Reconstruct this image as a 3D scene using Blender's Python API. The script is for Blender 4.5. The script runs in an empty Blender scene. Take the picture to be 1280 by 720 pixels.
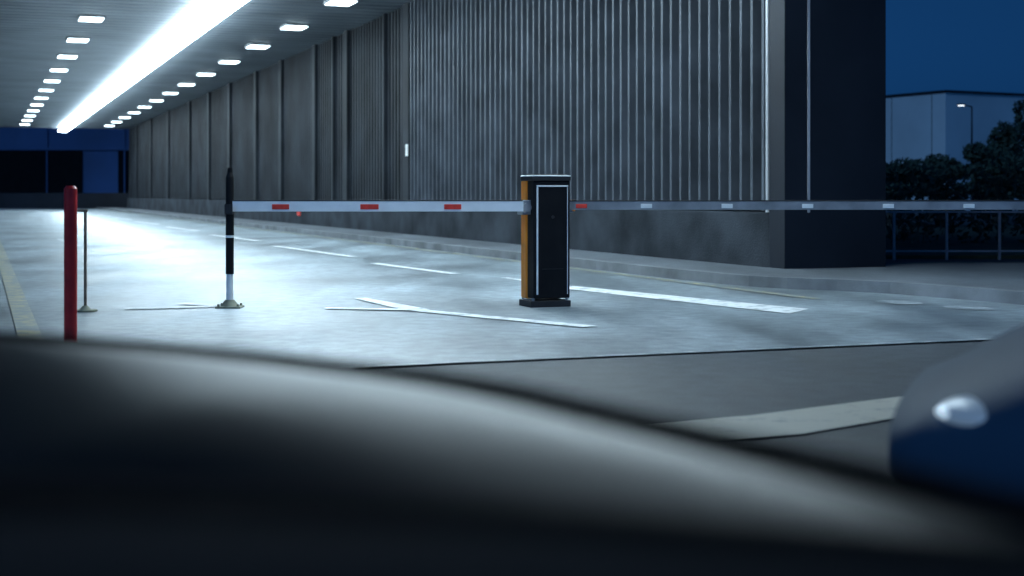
import bpy, bmesh, math, random
from mathutils import Vector, Matrix
random.seed(7)
sc=bpy.context.scene
sc.view_settings.view_transform='Standard'
try: sc.view_settings.look='None'
except: pass
sc.view_settings.exposure=0

# ---------- world ----------
w=bpy.data.worlds.new("World"); sc.world=w; w.use_nodes=True
nt=w.node_tree; nt.nodes.clear()
out=nt.nodes.new('ShaderNodeOutputWorld'); bg=nt.nodes.new('ShaderNodeBackground')
sky=nt.nodes.new('ShaderNodeTexSky'); sky.sky_type='NISHITA'; sky.sun_disc=False
sky.sun_elevation=math.radians(2); sky.sun_rotation=math.radians(140)
bw=nt.nodes.new('ShaderNodeRGBToBW'); nt.links.new(sky.outputs[0],bw.inputs[0])
mx=nt.nodes.new('ShaderNodeMix'); mx.data_type='RGBA'; mx.blend_type='MULTIPLY'; mx.inputs[0].default_value=1
nt.links.new(bw.outputs[0],mx.inputs[6]); mx.inputs[7].default_value=(0.045,0.36,1.20,1)
nt.links.new(mx.outputs[2],bg.inputs[0]); bg.inputs[1].default_value=0.072
nt.links.new(bg.outputs[0],out.inputs[0])
sun=bpy.data.lights.new("sun","SUN"); sun.energy=0.75; sun.angle=math.radians(12); sun.color=(0.22,0.50,1)
so=bpy.data.objects.new("sun",sun); sc.collection.objects.link(so)
so.rotation_euler=(math.radians(62),0,math.radians(-40))

# ---------- helpers ----------
def mat(name,col,rough=0.6,metal=0.0,ns=3.0,amt=0.25,bump=0.0,bs=60.0,emit=None,es=0,spec=0.5,coat=0,ior=None):
    m=bpy.data.materials.new(name); m.use_nodes=True
    n=m.node_tree; b=n.nodes['Principled BSDF']
    b.inputs['Roughness'].default_value=rough; b.inputs['Metallic'].default_value=metal
    b.inputs['Specular IOR Level'].default_value=spec
    if ior: b.inputs['IOR'].default_value=ior
    b.inputs['Coat Weight'].default_value=coat; b.inputs['Coat Roughness'].default_value=0.08
    tc=n.nodes.new('ShaderNodeTexCoord')
    no=n.nodes.new('ShaderNodeTexNoise'); no.inputs['Scale'].default_value=ns; no.inputs['Detail'].default_value=6
    n.links.new(tc.outputs['Object'],no.inputs['Vector'])
    r=n.nodes.new('ShaderNodeMapRange'); r.inputs[1].default_value=0.3; r.inputs[2].default_value=0.7
    r.inputs[3].default_value=1-amt; r.inputs[4].default_value=1+amt
    n.links.new(no.outputs[0],r.inputs[0])
    v=n.nodes.new('ShaderNodeVectorMath'); v.operation='SCALE'; v.inputs[0].default_value=col[:3]
    n.links.new(r.outputs[0],v.inputs['Scale']); n.links.new(v.outputs[0],b.inputs['Base Color'])
    if bump>0:
        n2=n.nodes.new('ShaderNodeTexNoise'); n2.inputs['Scale'].default_value=bs; n2.inputs['Detail'].default_value=3
        n.links.new(tc.outputs['Object'],n2.inputs['Vector'])
        bp=n.nodes.new('ShaderNodeBump'); bp.inputs['Strength'].default_value=bump; bp.inputs['Distance'].default_value=0.01
        n.links.new(n2.outputs[0],bp.inputs['Height']); n.links.new(bp.outputs[0],b.inputs['Normal'])
    if emit:
        b.inputs['Emission Color'].default_value=(*emit,1); b.inputs['Emission Strength'].default_value=es
    return m

def ground_mat(name,col,rough,stain,speck,worn=0.25):
    m=bpy.data.materials.new(name); m.use_nodes=True; n=m.node_tree; b=n.nodes['Principled BSDF']; L=n.links.new
    tc=n.nodes.new('ShaderNodeTexCoord')
    mp=n.nodes.new('ShaderNodeMapping'); mp.inputs['Rotation'].default_value=(0,0,-math.radians(20.5)); mp.inputs['Scale'].default_value=(1,0.22,1)
    L(tc.outputs['Object'],mp.inputs[0])
    def noi(s,d,src): 
        x=n.nodes.new('ShaderNodeTexNoise'); x.inputs['Scale'].default_value=s; x.inputs['Detail'].default_value=d; L(src,x.inputs['Vector']); return x.outputs[0]
    a=noi(1.1,8,mp.outputs[0]); c=noi(0.45,6,tc.outputs['Object']); e=noi(90,2,tc.outputs['Object']); f=noi(7,8,tc.outputs['Object'])
    def mr(src,lo,hi,a0=0.32,a1=0.68):
        x=n.nodes.new('ShaderNodeMapRange'); x.inputs[1].default_value=a0; x.inputs[2].default_value=a1; x.inputs[3].default_value=lo; x.inputs[4].default_value=hi; L(src,x.inputs[0]); return x.outputs[0]
    def mul(p,q):
        x=n.nodes.new('ShaderNodeMath'); x.operation='MULTIPLY'; L(p,x.inputs[0]); L(q,x.inputs[1]); return x.outputs[0]
    k=mul(mul(mr(a,1-stain,1+stain*.6),mr(c,1-stain*.7,1+stain*.5)),mul(mr(e,1-speck,1+speck),mr(f,1-worn*.5,1+worn*.5)))
    v=n.nodes.new('ShaderNodeVectorMath'); v.operation='SCALE'; v.inputs[0].default_value=col; L(k,v.inputs['Scale']); L(v.outputs[0],b.inputs['Base Color'])
    L(mr(a,rough-.08,rough+.10),b.inputs['Roughness'])
    bp=n.nodes.new('ShaderNodeBump'); bp.inputs['Strength'].default_value=.5; bp.inputs['Distance'].default_value=.006; L(e,bp.inputs['Height']); L(bp.outputs[0],b.inputs['Normal'])
    return m

def paint_mat(name,col,thr=0.42,under=(0.16,0.17,0.18)):
    m=bpy.data.materials.new(name); m.use_nodes=True; n=m.node_tree; b=n.nodes['Principled BSDF']; L=n.links.new
    tc=n.nodes.new('ShaderNodeTexCoord'); x=n.nodes.new('ShaderNodeTexNoise'); x.inputs['Scale'].default_value=6; x.inputs['Detail'].default_value=10; x.inputs['Roughness'].default_value=.7
    L(tc.outputs['Object'],x.inputs['Vector'])
    r=n.nodes.new('ShaderNodeMapRange'); r.inputs[1].default_value=thr-.08; r.inputs[2].default_value=thr+.10; L(x.outputs[0],r.inputs[0])
    mm=n.nodes.new('ShaderNodeMix'); mm.data_type='RGBA'; mm.inputs[6].default_value=(*under,1); mm.inputs[7].default_value=(*col,1); L(r.outputs[0],mm.inputs[0]); L(mm.outputs[2],b.inputs['Base Color'])
    b.inputs['Roughness'].default_value=.42
    return m

def link(o): sc.collection.objects.link(o); return o
def empty(name,loc=(0,0,0),rz=0):
    e=bpy.data.objects.new(name,None); e.location=loc; e.rotation_euler=(0,0,rz); link(e); return e
def par(o,p):
    if p: o.parent=p
    return o
class MB:
    """collects geometry; faces tagged with material index"""
    def __init__(s): s.v=[];s.f=[];s.m=[];s.sm=[]
    def add(s,vs,fs,mi=0,smooth=False):
        k=len(s.v); s.v+= [tuple(a) for a in vs]
        for f in fs: s.f.append([i+k for i in f]); s.m.append(mi); s.sm.append(smooth)
    def box(s,c,d,mi=0,ax=None):
        ex,ey=((1,0),(0,1)) if ax is None else ax
        vs=[]
        for k in (-.5,.5):
            for (i,j) in ((-.5,-.5),(.5,-.5),(.5,.5),(-.5,.5)):
                vs.append((c[0]+ex[0]*d[0]*i+ey[0]*d[1]*j,c[1]+ex[1]*d[0]*i+ey[1]*d[1]*j,c[2]+d[2]*k))
        s.add(vs,[(3,2,1,0),(4,5,6,7),(0,1,5,4),(1,2,6,5),(2,3,7,6),(3,0,4,7)],mi)
    def cyl(s,p0,p1,r0,r1=None,seg=20,mi=0,smooth=True,cap=True):
        r1=r0 if r1 is None else r1
        p0=Vector(p0);p1=Vector(p1); a=(p1-p0).normalized(); u=a.orthogonal().normalized(); w=a.cross(u)
        vs=[]
        for p,r in ((p0,r0),(p1,r1)):
            for i in range(seg):
                t=2*math.pi*i/seg; vs.append(p+(u*math.cos(t)+w*math.sin(t))*r)
        s.add(vs,[(i,(i+1)%seg,seg+(i+1)%seg,seg+i) for i in range(seg)],mi,smooth)
        if cap: s.add(vs[:seg],[tuple(range(seg))[::-1]],mi); s.add(vs[seg:],[tuple(range(seg))],mi)
    def obj(s,name,mats,parent=None,bevel=0,loc=None,seg=2):
        me=bpy.data.meshes.new(name); me.from_pydata(s.v,[],s.f)
        for m in mats: me.materials.append(m)
        for p,mi,sm in zip(me.polygons,s.m,s.sm): p.material_index=mi; p.use_smooth=sm
        me.update(); o=bpy.data.objects.new(name,me); link(o); par(o,parent)
        if loc: o.location=loc
        if bevel:
            b=o.modifiers.new("bevel",'BEVEL'); b.width=bevel; b.segments=seg; b.limit_method='ANGLE'
        return o

A=math.radians(20.5)
D=Vector((-math.sin(A),math.cos(A))); N=Vector((math.cos(A),math.sin(A))); O=Vector((3.14,17.43))
AX=((N.x,N.y),(D.x,D.y))
def W(s,t,z=0): 
    p=O+D*s+N*t; return (p.x,p.y,z)

# ---------- materials ----------
M_asph=ground_mat("asphalt",(0.046,0.057,0.069),0.70,.40,.40,.45)
M_conc=ground_mat("road_concrete",(0.220,0.262,0.288),0.42,.48,.16,.50)
M_side=ground_mat("pavement_concrete",(0.10,0.118,0.138),0.75,.3,.2)
M_kerb=mat("kerb_stone",(0.14,0.155,0.17),.8,0,2,.35,.4,50)
M_white=paint_mat("white_paint",(0.80,0.82,0.82),.40,(.22,.25,.27))
M_worn=paint_mat("worn_white_paint",(0.52,0.55,0.56),.52,(.20,.24,.265))
M_beige=paint_mat("cream_paint",(0.66,0.61,0.50),.36,(.15,.15,.14))
M_yel=paint_mat("yellow_paint",(0.46,0.40,0.20),.54,(.20,.23,.24))
M_joint=mat("joint_sealant",(0.12,0.125,0.13),.7)
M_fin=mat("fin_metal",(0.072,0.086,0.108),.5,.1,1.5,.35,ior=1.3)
M_edge=mat("edge_metal",(0.42,0.44,0.47),.4,.3,1.5,.15)
M_back=mat("wall_backing",(0.003,0.004,0.006),.8,0,1,.3,spec=.1,ior=1.1)
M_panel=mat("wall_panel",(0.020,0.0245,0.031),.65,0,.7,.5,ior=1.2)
M_plinth=mat("plinth_render",(0.034,0.041,0.051),.9,0,1.2,.45,.6,40,ior=1.15)
M_col=mat("dark_cladding",(0.011,0.015,0.023),.5,.1,.8,.3,ior=1.3)
M_ceil=mat("ceiling_panel",(0.23,0.262,0.29),.40,.35,.6,.25)
M_ceilb=mat("ceiling_void",(0.02,0.02,0.025),.8)
M_strip=mat("strip_diffuser",(.9,.9,.9),.4,emit=(0.70,0.89,1.0),es=38)
M_trof=mat("lamp_diffuser",(.9,.9,.9),.4,emit=(0.70,0.89,1.0),es=9)
M_frame=mat("lamp_frame",(.35,.36,.37),.4,.5)
M_black=mat("black_powder_coat",(0.009,0.009,0.010),.5,0,5,.3,ior=1.25)
M_blackm=mat("black_matte",(0.016,0.016,0.018),.6,0,8,.3,.2,80)
M_dull=mat("dull_black",(0.006,0.006,0.007),.9,0,8,.3,spec=.1,ior=1.15)  # near-black for the added edge tube and the cowl
M_trim=mat("white_trim",(0.80,0.81,0.80),.4,0,6,.12)
M_orange=mat("orange_paint",(1.0,0.30,0.02),.45,0,5,.10)
M_red=mat("red_paint",(0.55,0.02,0.022),.4,0,9,.22,.15,40)
M_redref=mat("red_reflector",(0.80,0.06,0.04),.35,0,20,.15)
M_alu=mat("white_coated_aluminium",(0.90,0.90,0.90),.4,0,4,.08)
M_alud=mat("dull_aluminium",(0.26,0.275,0.30),.45,.2,4,.3)
M_steel=mat("rusty_steel",(0.20,0.15,0.11),.6,.4,12,.4)
M_base=mat("base_plate",(0.20,0.21,0.15),.7,.1,12,.4)

# ---------- ground ----------
def sheet(name,pts,z,m,parent=None):
    b=MB(); b.add([(x,y,z) for x,y in pts],[tuple(range(len(pts)))]); return b.obj(name,[m],parent)
def LP(*st): return [W(s,t)[:2] for s,t in st]
g=MB(); g.add([(-900,-300,0),(900,-300,0),(900,1800,0),(-900,1800,0)],[(0,1,2,3)]); g.obj("ground",[M_asph])
sheet("road",LP((-7.25,-9.1),(-7.25,1.5),(-2,1.5),(0,-.6),(100,-.6),(100,-9.1)),.004,M_conc)
mk=empty("road_markings")
jb=MB()
def strip(b,p,q,wd,z,mi=0,wd2=None):
    p=Vector(p);q=Vector(q);d=(q-p).normalized();n=Vector((-d.y,d.x)); w2=wd if wd2 is None else wd2
    b.add([(*(p-n*wd/2),z),(*(q-n*w2/2),z),(*(q+n*w2/2),z),(*(p+n*wd/2),z)],[(0,1,2,3)],mi)
for s in range(13,95,10): strip(jb,W(s,-9.0)[:2],W(s,-1.7)[:2],.012,.008)
jb.obj("slab_joints",[M_joint],mk)
b=MB(); Z=.012
for s0,s1 in ((1.6,4.6),(6.8,12),(15,20),(24,29),(33,38),(42,47),(51,56)): strip(b,W(s0,-3.5)[:2],W(s1,-3.75)[:2],.15,Z)
b.add([(.52,14.98,Z),(2.30,11.80,Z),(2.56,12.28,Z),(.66,15.35,Z)],[(0,1,2,3)])
b.obj("lane_lines",[M_white],mk)
b=MB()
strip(b,(-.095,16.93),(.50,15.5),.1,Z)
strip(b,(-1.45,13.55),(-.80,12.15),.12,Z+.002,wd2=.22)
strip(b,(-1.62,12.35),(-.80,12.15),.10,Z+.004,wd2=.16)
strip(b,(-.95,12.3),(.58,10.65),.17,Z)
b.obj("lane_arrow",[M_white],mk)
b=MB()
strip(b,W(-7.25,-9)[:2],W(-7.25,-2.2)[:2],.07,Z)
strip(b,(-3.35,12.3),(-2.55,12.6),.16,Z); strip(b,(-3.0,12.9),(-2.6,12.6),.14,Z+.003)
strip(b,W(13,-7.3)[:2],W(18,-7.4)[:2],.15,Z)
for cx,cy in ((3.55,13.05),(3.98,12.4)):
    k=14; b.add([(cx+.19*math.cos(2*math.pi*i/k)-.05*math.sin(2*math.pi*i/k),cy+.24*math.sin(2*math.pi*i/k),Z) for i in range(k)],[tuple(range(k))])
b.obj("worn_markings",[M_worn],mk)
b=MB(); b.add([(-.9,5.1,.008),(1.21,5.90,.008),(1.80,6.40,.008),(2.5,6.73,.008),(4.2,7.0,.008),(4.2,7.55,.008),(2.67,7.25,.008),(1.9,6.98,.008),(1.06,6.38,.008),(-.9,5.5,.008)],[tuple(range(10))])
b.obj("crossing_band",[M_beige],mk)
b=MB(); strip(b,W(-3.6,-1.62)[:2],W(90,-1.62)[:2],.12,Z); strip(b,W(-7,-8.72)[:2],W(90,-8.72)[:2],.16,Z)
b.obj("edge_lines",[M_yel],mk)
def slab(name,pts,h,m,parent=None,mk_=None):
    b=MB(); k=len(pts); b.add([(x,y,0) for x,y in pts]+[(x,y,h) for x,y in pts],[tuple(range(k,2*k))]+[(i,(i+1)%k,k+(i+1)%k,k+i) for i in range(k)])
    return b.obj(name,[m],parent)
outer=LP((90,-1.35),(30,-1.35),(8,-1.35),(0,-1.35))+[(2.42,15.75),(2.62,15.4),(2.95,15.05),(3.4,14.75),(3.85,14.3),(4.3,13.55),(4.75,12.7),(5.5,11.9),(7,11.0),(12,9.8),(24,9)]
pv=empty("pavement")
slab("paving",[(x,y) for x,y in outer]+[(26,19),(5.5,18.6)]+LP((0,1.0),(0,-.02),(90,-.02)),.105,M_side,pv)
kb=MB()
for p,q in zip(outer[:-1],outer[1:]):
    p=Vector(p);q=Vector(q);L_=(q-p).length;d=(q-p)/L_; c=(p+q)/2
    n_=max(1,int(L_/1.0))
    for i in range(n_):
        cc=p+d*L_*(i+.5)/n_
        kb.box((cc.x,cc.y,.06),(L_/n_-.012 if n_>1 else L_+.02,.15,.125),0,((d.x,d.y),(-d.y,d.x)))
kb.obj("kerb",[M_kerb],pv)
lp=empty("traffic_island")
slab("island_paving",LP((-4,-9.1),(-4,-11.5),(95,-11.5),(95,-9.1)),.10,M_side,lp)
kb=MB()
for i in range(-4,95): kb.box(W(i+.5,-9.03,.055),(.15,.985,.12),0,AX)
kb.obj("island_kerb",[M_kerb],lp)

# ---------- covered passage building ----------
bd=empty("covered_roadway_building")
LEN=81.5
b=MB(); b.box(W(LEN/2,.33,.39),(.62,LEN,.78),0,AX); b.obj("plinth",[M_plinth],bd,bevel=.015)
b=MB(); b.box(W(LEN/2,.45,3.9),(.5,LEN,6.22),0,AX); b.obj("wall_backing",[M_back],bd)
b=MB()
s=.18; 
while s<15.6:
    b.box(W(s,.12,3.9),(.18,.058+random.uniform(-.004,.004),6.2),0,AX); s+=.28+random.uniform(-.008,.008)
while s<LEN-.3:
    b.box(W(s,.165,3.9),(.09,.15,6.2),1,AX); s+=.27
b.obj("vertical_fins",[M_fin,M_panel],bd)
b=MB()
for s0,wd in ((16.0,.5),(17.9,.12),(21.7,.35),(23.2,.12),(25.6,.45),(30.5,.35),(35,.4),(40.7,.5),(46,.4),(52,.4),(60,.5),(68,.5),(76,.5)):
    b.box(W(s0,.12,3.9),(.18,wd,6.24),0,AX)
b.obj("pilasters",[M_panel],bd,bevel=.01)
b=MB(); b.box(W(.02,.08,3.9),(.18,.05,6.24),0,AX); b.box(W(-.385,.33,3.9),(.03,.02,6.24),0,AX); b.obj("corner_trim",[M_edge],bd)
b=MB(); b.box(W(-.2,.72,3.6),(1.44,.36,7.2),0,AX); b.box(W(3,1.15,3.6),(.58,6,7.2),0,AX)
for z in (.9,): b.box(W(-.385,.74,z),(1.40,.012,.02),1,AX)
b.obj("corner_block",[M_col,M_back],bd,bevel=.01)
H=5.35; C0=-6.6
b=MB(); s=C0
while s<LEN+1:
    b.box(W(s+.26,-5.9,H+.05),(12.2,.47,.10),0,AX); s+=.58
b.obj("ceiling_slats",[M_ceil],bd)
b=MB(); b.box(W((LEN+C0)/2+.5,-5.7,H+.36),(13.0,LEN-C0+2,.42),0,AX); b.obj("ceiling_deck",[M_ceilb],bd)
b=MB()
for s_ in (6,24,42,60,78): b.cyl(W(s_,-11.7,.1),W(s_,-11.7,H),.22,seg=24)
b.obj("columns",[M_plinth],bd)
# strip light
b=MB(); L0=-6.25; L1=80
s=L0
while s<L1:
    b.box(W(s+1.475,-4.0,H-.20),(.52,2.93,.12),0,AX); b.box(W(s+1.475,-4.0,H-.11),(.30,2.9,.05),1,AX)
    for q in (.4,2.5): b.cyl(W(s+q,-4,H-.09),W(s+q,-4,H+.01),.012,seg=6,mi=1)
    s+=2.95
b.obj("ceiling_strip_light",[M_strip,M_frame])
tm=MB(); tm.box((0,0,-.03),(.62,.86,.05),1); tm.box((0,0,-.066),(.54,.78,.016),0)
first=None
for k in range(-1,16):
    for t in (-1.48,-6.5):
        if first is None:
            first=tm.obj("ceiling_light",[M_trof,M_frame]); o=first
        else: o=link(bpy.data.objects.new("ceiling_light",first.data))
        o.location=W(.7+k*5.08,t,H-.002); o.rotation_euler=(0,0,A)
b=MB(); b.box(W(15.75,-.005,2.0),(.02,.16,.26),0,AX); b.obj("wall_sign",[M_trim])
b=MB(); b.box(W(27.4,.0,.42),(.05,.3,.12),0,AX); b.obj("wall_reflector",[M_redref])

# ---------- barrier ----------
bb=empty("boom_barrier",(.29,12.72,0),A)
b=MB(); b.box((-.004,.07,.60),(.343,.14,1.06),0); b.obj("cabinet_body",[M_orange],bb,bevel=.02,seg=4)
b=MB(); b.box((.012,-.07,.60),(.345,.16,1.04),0); b.box((.172,.02,.6),(.02,.19,1.02),0); b.obj("front_door",[M_black],bb,bevel=.035,seg=6)
b=MB(); b.box((-.128,-.152,.59),(.016,.012,.95),0); b.box((.160,-.151,.59),(.006,.010,.95),0)
b.box((.0145,-.152,1.074),(.301,.0125,.014),0)
b.obj("door_trim",[M_trim],bb,bevel=.003)
b=MB(); b.box((.004,-.015,1.143),(.37,.29,.045),1); b.box((.004,-.015,1.163),(.372,.292,.014),0); b.box((.004,-.015,1.170),(.30,.22,.02),1); b.obj("top_cap",[M_trim,M_blackm],bb,bevel=.006,seg=3)
b=MB(); b.box((0,-.01,.03),(.38,.30,.06),0)
for x in (-.16,.16):
    for y in (-.135,.115): b.cyl((x,y,.06),(x,y,.085),.014,seg=8,mi=1,smooth=False)
b.obj("base_plinth",[M_blackm,M_alud],bb,bevel=.01)
b=MB(); b.cyl((.02,-.152,.80),(.02,-.160,.80),.014,seg=16,mi=0); b.box((.02,-.1515,.34),(.20,.006,.004),0); b.obj("lock",[M_blackm],bb)
inv=Matrix.Rotation(-A,4,'Z')@Matrix.Translation((-.29,-12.72,0))
def arm(name,x0,x1,y,z,h,th,mats,segs):
    b=MB(); b.box(((x0+x1)/2,y,z),(abs(x1-x0),th,h),0)
    b.box(((x0+x1)/2,y,z+h/2+.006),(abs(x1-x0)-.01,th*1.1,.012),1)
    for c,l,mi in segs: b.box((c,y-th/2-.002,z-.004),(l,.006,h*.5),mi)
    o=b.obj(name,mats,bb,bevel=.004); o.data.transform(inv); return o
arm("boom_arm",-2.50,.10,12.5,.895,.09,.045,[M_alu,M_blackm,M_redref],[(-2.03,.15,2),(-1.25,.16,2),(-.52,.15,2)])
arm("boom_arm_long",.50,5.6,12.72,.90,.075,.045,[M_alud,M_blackm,M_redref,M_trim],[(.62,.10,2)]+[(1.2+i*.72,.10,3) for i in range(6)])
b=MB(); b.box((-.19,-.01,.885),(.10,.14,.13),0); b.cyl((-.2,-.10,.885),(-.2,-.07,.885),.04,seg=20,mi=0); b.box((.215,.0,.89),(.09,.10,.11),0); b.box((.262,.0,.9),(.03,.12,.10),1)
b.obj("arm_clamps",[M_alud,M_orange],bb,bevel=.008)

sp=empty("boom_support_post",(-2.48,12.5,0))
b=MB(); b.cyl((0,0,.30),(0,0,1.15),.036,seg=24); b.cyl((0,0,1.15),(0,0,1.19),.036,.024,seg=24); b.cyl((0,0,1.19),(0,0,1.235),.022,seg=16)
b.obj("post_upper",[M_black],sp)
b=MB(); b.cyl((0,0,.03),(0,0,.31),.031,seg=24); b.cyl((0,0,.62),(0,0,.64),.0375,seg=24); b.obj("post_lower",[M_trim],sp)
b=MB(); b.box((0,0,.012),(.22,.20,.016),0); b.cyl((0,0,.018),(0,0,.075),.085,.04,seg=20,mi=0)
for x in (-.085,.085):
    for y in (-.075,.075): b.cyl((x,y,.02),(x,y,.04),.012,seg=6,smooth=False)
b.obj("base_plate",[M_base],sp,bevel=.003)
b=MB(); b.box((0,0,.835),(.07,.12,.02),0); b.box((0,-.055,.87),(.07,.012,.09),0); b.box((0,.055,.87),(.07,.012,.09),0); b.obj("fork",[M_blackm],sp,bevel=.003)
tp=empty("steel_stanchion",(-3.63,12.1,0))
b=MB(); b.cyl((0,0,.02),(0,0,.87),.013,seg=14); b.cyl((-.1,0,.862),(.02,0,.862),.011,seg=10); b.obj("rod",[M_steel],tp)
b=MB(); b.cyl((0,0,.008),(0,0,.02),.10,seg=24); b.cyl((0,0,.02),(0,0,.055),.05,.02,seg=20); b.obj("foot",[M_base],tp)
rb=empty("bollard",(-2.70,8.7,0))
b=MB(); b.cyl((0,0,.02),(0,0,1.035),.039,seg=28); b.cyl((0,0,1.035),(0,0,1.053),.039,.026,seg=28); b.obj("tube",[M_red],rb)
b=MB(); b.cyl((0,0,.006),(0,0,.02),.10,seg=24)
for i in range(4): b.cyl((.075*math.cos(i*1.57+.78),.075*math.sin(i*1.57+.78),.02),(.075*math.cos(i*1.57+.78),.075*math.sin(i*1.57+.78),.035),.01,seg=6,mi=0)
b.obj("flange",[M_red],rb)

# ---------- cars ----------
def interp(tab,x):
    for a,c in zip(tab[:-1],tab[1:]):
        if x<=c[0]:
            t=(x-a[0])/(c[0]-a[0]); t=max(0,min(1,t)); return [p+(q-p)*t for p,q in zip(a[1:],c[1:])]
    return list(tab[-1][1:])
def smooth_tab(tab,x,h=.09):
    r=[interp(tab,x+k*h/2) for k in (-2,-1,0,1,2)]; return [sum(c)/5 for c in zip(*r)]
M_blue=mat("blue_car_paint",(0.038,0.080,0.128),.55,.0,3,.08,spec=.3,ior=1.2)
M_glass=mat("dark_glass",(0.01,0.012,0.016),.08,0,3,.1)
M_tyre=mat("tyre_rubber",(0.02,0.02,0.02),.8,0,8,.2)
M_rim=mat("alloy_rim",(0.5,0.51,0.53),.3,.8,5,.1)
M_head=mat("headlamp_lens",(.25,.32,.4),.3,0,5,.05,emit=(.5,.75,1),es=.14)
M_bulb=mat("headlamp_bulb",(.5,.55,.6),.3,0,5,.05,emit=(.65,.85,1),es=.65)
M_tail=mat("tail_lens",(.4,.02,.02),.2)
def loft(tab,n,exp,seg=40,h=.09):
    b=MB(); f0,f1=tab[0][0],tab[-1][0]; vs=[];
    for i in range(n+1):
        f=f0+(f1-f0)*i/n; hw,zb,zt=smooth_tab(tab,f,h)
        for k in range(seg):
            a=2*math.pi*k/seg; c,s_=math.cos(a),math.sin(a)
            vs.append((hw*math.copysign(abs(c)**(2/exp),c),f,(zb+zt)/2+(zt-zb)/2*math.copysign(abs(s_)**(2/exp),s_)))
    fs=[(i*seg+k,i*seg+(k+1)%seg,(i+1)*seg+(k+1)%seg,(i+1)*seg+k) for i in range(n) for k in range(seg)]
    fs+= [tuple(range(seg))[::-1],tuple(range(n*seg,n*seg+seg))]
    b.add(vs,fs,0,True); return b
def ellipsoid(c,r,mi,b,sweep=0):
    vs=[]
    for i in range(11):
        for k in range(20):
            th=math.pi*i/10; ph=2*math.pi*k/20
            vs.append((c[0]+r[0]*math.sin(th)*math.cos(ph),c[1]+r[1]*math.sin(th)*math.sin(ph)-sweep*abs(math.sin(th)*math.cos(ph)),c[2]+r[2]*math.cos(th)))
    b.add(vs,[(i*20+k,i*20+(k+1)%20,(i+1)*20+(k+1)%20,(i+1)*20+k) for i in range(10) for k in range(20)],mi,True)
def hatch(name,loc,rz):
    p=empty(name,loc,rz)
    body=[(-2.2,.62,.42,.78),(-2.1,.78,.32,.92),(-1.7,.86,.24,.96),(-1,.89,.22,.93),(0,.89,.2,.9),(.9,.89,.2,.9),(1.4,.88,.22,.85),(1.72,.83,.24,.77),(1.92,.77,.27,.68),(2.08,.68,.30,.59),(2.2,.52,.36,.52)]
    loft(body,60,2.7).obj("body",[M_blue],p)
    gh=[(-2.0,.55,.86,.93),(-1.6,.64,.86,1.24),(-1.0,.66,.86,1.40),(0,.66,.86,1.44),(.35,.65,.86,1.36),(1.05,.62,.84,.90)]
    loft(gh,40,3).obj("windows",[M_glass],p)
    rf=[(-1.5,.50,1.30,1.33),(-1.0,.56,1.36,1.43),(-.2,.57,1.40,1.475),(.2,.52,1.38,1.44)]
    loft(rf,20,3).obj("roof",[M_blue],p)
    b=MB()
    for y in (-1.35,1.35):
        for x in (-1,1):
            b.cyl((x*.68,y,.32),(x*.895,y,.32),.32,seg=32,mi=0); b.cyl((x*.80,y,.32),(x*.905,y,.32),.2,seg=24,mi=1)
            b.cyl((x*.60,y,.34),(x*.887,y,.34),.375,seg=32,mi=2)
    b.obj("wheels",[M_tyre,M_rim,M_blackm],p)
    for x in (-1,1):
        b=MB(); ellipsoid((x*.57,2.02,.535),(.125,.08,.038),0,b,.03); ellipsoid((x*.58,2.05,.537),(.08,.052,.022),1,b,.02)
        b.obj("headlight",[M_head,M_bulb],p)
        b=MB(); b.box((x*.66,-2.12,.76),(.24,.1,.14)); b.obj("tail_light",[M_tail],p,bevel=.02)
        b=MB(); b.box((x*.94,.62,.99),(.18,.10,.12)); b.box((x*.84,.64,.94),(.1,.04,.04)); b.obj("mirror",[M_blue],p,bevel=.025)
    b=MB(); b.box((0,2.17,.40),(.9,.06,.13)); b.obj("grille",[M_blackm],p,bevel=.02)
    return p

# own car: camera sits behind its dashboard
hd=math.atan2(.64,.77)
own=empty("car",(0,0,0),hd)   # local x=right, y=forward
M_hood=mat("black_dashboard_top",(0.006,0.009,0.013),.38,.0,2,.06,spec=.5,ior=1.20)
M_dash=mat("dashboard_vinyl",(0.018,0.022,0.027),.9,0,6,.2,.3,200,spec=.1,ior=1.15)
wt=[(.02,.74,.862),(.49,.83,.870),(1.12,.93,.870),(1.55,.885,.864),(1.96,.745,.862),(2.2,.62,.85),(2.38,.46,.74),(2.42,.40,.6)]
prof=[(-1,-.55),(-1.005,-.30),(-.995,-.17),(-.975,-.10),(-.945,-.068),(-.90,-.056),(-.85,-.053),(-.8,-.054),(-.7,-.061),(-.6,-.076),(-.5,-.098),(-.4,-.125),(-.3,-.152),(-.15,-.18)]
prof=prof+[(0,-.19)]+[(-a,c) for a,c in prof[::-1]]
b=MB(); n=70; K=len(prof); vs=[]
for i in range(n+1):
    f=.02+2.40*i/n; wv,z=smooth_tab(wt,f,.12)
    q=max(0,min(1,(1.25-f)/.65)); q=q*q*(3-2*q)
    for a,c in prof: vs.append((a*wv,f,z+c-q*.26*max(0,.89-abs(a))))
b.add(vs,[(i*K+k,i*K+k+1,(i+1)*K+k+1,(i+1)*K+k) for i in range(n) for k in range(K-1)],0,True)
b.add(vs[-K:],[tuple(range(K))],0)
o=b.obj("dashboard_top",[M_hood],own); sd=o.modifiers.new("s",'SUBSURF'); sd.levels=1; sd.render_levels=2
b=MB()
for sg in (-1,1):
    vs=[];n=60;kk=10
    for i in range(n+1):
        f=.05+2.25*i/n; wv,z=smooth_tab(wt,f,.12)
        for k in range(kk):
            a=2*math.pi*k/kk; vs.append((sg*(.935*wv+.022*math.cos(a)),f,z-.063+.015*math.sin(a)))
    b.add(vs,[(i*kk+k,i*kk+(k+1)%kk,(i+1)*kk+(k+1)%kk,(i+1)*kk+k) for i in range(n) for k in range(kk)],0,True)
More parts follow.
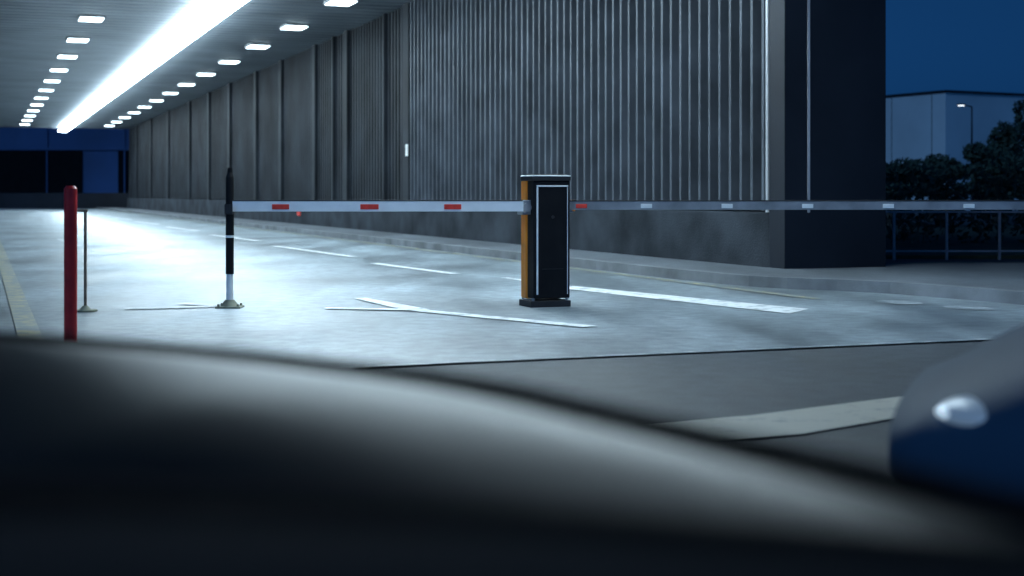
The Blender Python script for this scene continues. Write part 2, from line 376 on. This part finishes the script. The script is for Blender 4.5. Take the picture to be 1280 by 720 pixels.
b.obj("dark_edge_tube",[M_dull],own)  # black tube added along the crest, its colour standing for the edge's shade
fc=[(0,.79),(.15,.76),(.255,.70),(.424,.51),(.56,.33),(.68,.16),(.78,.05)]
def fcr(r): return smooth_tab(fc,abs(r),.1)[0]
def ribbon(name,offs,m):
    b=MB(); vs=[]; n=40; K=len(offs)
    for i in range(n+1):
        r=-.74+1.48*i/n
        for df,z in offs: vs.append((r,fcr(r)+df,z-.02*(r/.75)**2))
    b.add(vs,[(i*K+k,(i+1)*K+k,(i+1)*K+k+1,i*K+k+1) for i in range(n) for k in range(K-1)],0,True)
    return b.obj(name,[m],own)
ribbon("instrument_cowl",[(.08,.55),(.07,.848),(.04,.858),(.0,.860),(-.05,.858),(-.06,.80)],M_dull)
ribbon("dashboard",[(-.062,.80),(-.065,.856),(-.10,.864),(-.25,.866),(-.45,.856),(-.52,.80),(-.54,.5)],M_dash)

hatch("car",(3.07,2.80,0),math.atan2(.93,.37))

# ---------- background ----------
M_bwall=mat("warehouse_cladding",(0.60,0.62,0.62),.7,0,.3,.12)
M_bblue=mat("blue_facade",(0.022,0.07,0.18),.6,0,.2,.3)
M_dark=mat("dark_opening",(0.004,0.005,0.007),.8,spec=.1)
M_leaf=mat("foliage",(0.045,0.065,0.04),.7,0,1.5,.5)
M_bark=mat("bark",(0.07,0.055,0.04),.9,0,6,.4)
M_grass=mat("soil_grass",(0.04,0.05,0.03),.95,0,2,.5)
M_lampe=mat("street_lamp_lens",(.8,.8,.8),.4,emit=(.85,.93,1),es=3)
wh=empty("warehouse",(24.5,84,0),math.radians(28))
b=MB(); b.box((0,0,3.25),(9.0,12,6.5),0); b.box((0,0,6.56),(9.2,12.2,.12),1); b.obj("walls",[M_bwall,M_panel],wh)
b=MB()
for i in range(4): b.box((-4.512,-5+i*3.1,3.25),(.02,.03,6.4),0)
b.box((-1,-6.02,1.6),(3,.03,3.2),1); b.obj("cladding_joints",[M_panel,M_dark],wh)
def lamp(x,y,h):
    p=empty("street_lamp",(x,y,0)); b=MB(); b.cyl((0,0,0),(0,0,h),.06,.03,seg=12); b.cyl((0,0,h),(-.35,0,h+.08),.025,seg=8); b.box((-.45,0,h+.09),(.32,.14,.06),0); b.box((-.45,0,h+.05),(.24,.10,.03),1)
    b.obj("pole",[M_col,M_lampe],p)
lamp(19.4,60,4.7); lamp(30.5,86,5.2)
wh2=empty("office_building",(42,106,0),math.radians(10))
b=MB(); b.box((0,0,3.0),(10,9,6.0),0); b.box((0,0,6.08),(10.3,9.3,.16),1)
for i in range(6):
    for j in (1.6,4.2): b.box((-4+i*1.6,-4.51,j),(.9,.03,1.2),2)
b.obj("walls",[M_bwall,M_panel,M_dark],wh2)
fb=empty("office_building",(-40,112,0),0)
b=MB(); b.box((0,4,5),(46,8,10),0); b.obj("walls",[M_bblue],fb)
b=MB(); b.box((2.6,-.02,2.3),(7.2,.08,4.3),0); b.box((-9,-.02,2.3),(6,.08,4.3),0); b.box((12,-.02,2.3),(6,.08,4.3),0)
b.obj("openings",[M_dark],fb)
b=MB()
for i in range(7): b.box((-21+i*6.1,-.06,5),(.1,.1,10),0)
b.box((0,-.08,4.62),(46,.14,.25),0); b.obj("mullions",[M_bblue],fb)
b=MB(); b.box((-33,100,.55),(50,.4,1.1),0); b.obj("low_wall",[M_col])

def leaves(b,c,rad,n,sz,mi=0):
    for i in range(n):
        while True:
            p=Vector((random.uniform(-1,1),random.uniform(-1,1),random.uniform(-1,1)))
            if .25<p.length<1: break
        p=Vector((c[0]+p.x*rad[0],c[1]+p.y*rad[1],c[2]+p.z*rad[2]))
        u=Vector((random.gauss(0,1),random.gauss(0,1),random.gauss(0,1))).normalized(); v=u.orthogonal().normalized(); s_=sz*random.uniform(.6,1.3)
        b.add([p-u*s_,p+v*s_*.45,p+u*s_,p-v*s_*.45],[(0,1,2,3)],mi)
def tree(name,x,y,h,cr,n=10):
    p=empty(name,(x,y,0)); b=MB(); b.cyl((0,0,0),(.1,0,h*.55),.12,.07,seg=12)
    l=MB()
    for i in range(n):
        a=random.uniform(0,6.28); rr=cr*random.uniform(.2,.8); z=h*random.uniform(.5,.92)
        e=(rr*math.cos(a),rr*math.sin(a),z); b.cyl((.05,0,h*random.uniform(.35,.5)),e,.04,.012,seg=6)
        leaves(l,e,(cr*.38,cr*.38,h*.10),190,.11)
    b.obj("trunk",[M_bark],p); l.obj("crown",[M_leaf],p)
for x,y,h,cr in ((15.6,46,2.9,1.1),(17.3,50,4.5,.9),(20.9,56,3.4,1.5),(12.6,42,1.9,1.5),(15.3,52,2.5,1.6),(24.5,60,4.0,2.0),(10.6,40,1.9,1.4),(13.9,38,2.0,1.5),(19.3,54,2.6,1.5)):
    tree("tree",x,y,h,cr)
b=MB()
for i in range(26):
    x=5.5+i*.85; hh=random.uniform(.55,.95); leaves(b,(x,27+random.uniform(-.5,.5)+i*.1,hh),(.8,.7,hh),420,.085)
b.obj("hedge",[M_leaf])
b=MB(); b.box((22,33,.03),(36,22,.06)); b.obj("planting_bed",[M_grass])
M_rail=mat("railing_steel",(0.22,0.24,0.27),.5,.2,5,.2)
fe=empty("fence"); b=MB()
for i in range(14): b.box((5.0+i*.8,21.6,.36),(.04,.04,.72))
b.box((10.1,21.6,.735),(10.6,.05,.03)); b.box((10.1,21.6,.14),(10.6,.03,.03)); b.obj("rails",[M_rail],fe)

# ---------- camera ----------
cd=bpy.data.cameras.new("camera"); cam=bpy.data.objects.new("camera",cd); link(cam); sc.camera=cam
cam.location=(0,0,1.0); cam.rotation_euler=(math.radians(90),0,0)
cd.lens=50; cd.sensor_width=36; cd.shift_y=-.0914; cd.clip_start=.02; cd.clip_end=3000
cd.dof.use_dof=True; cd.dof.focus_distance=12.2; cd.dof.aperture_fstop=2.0
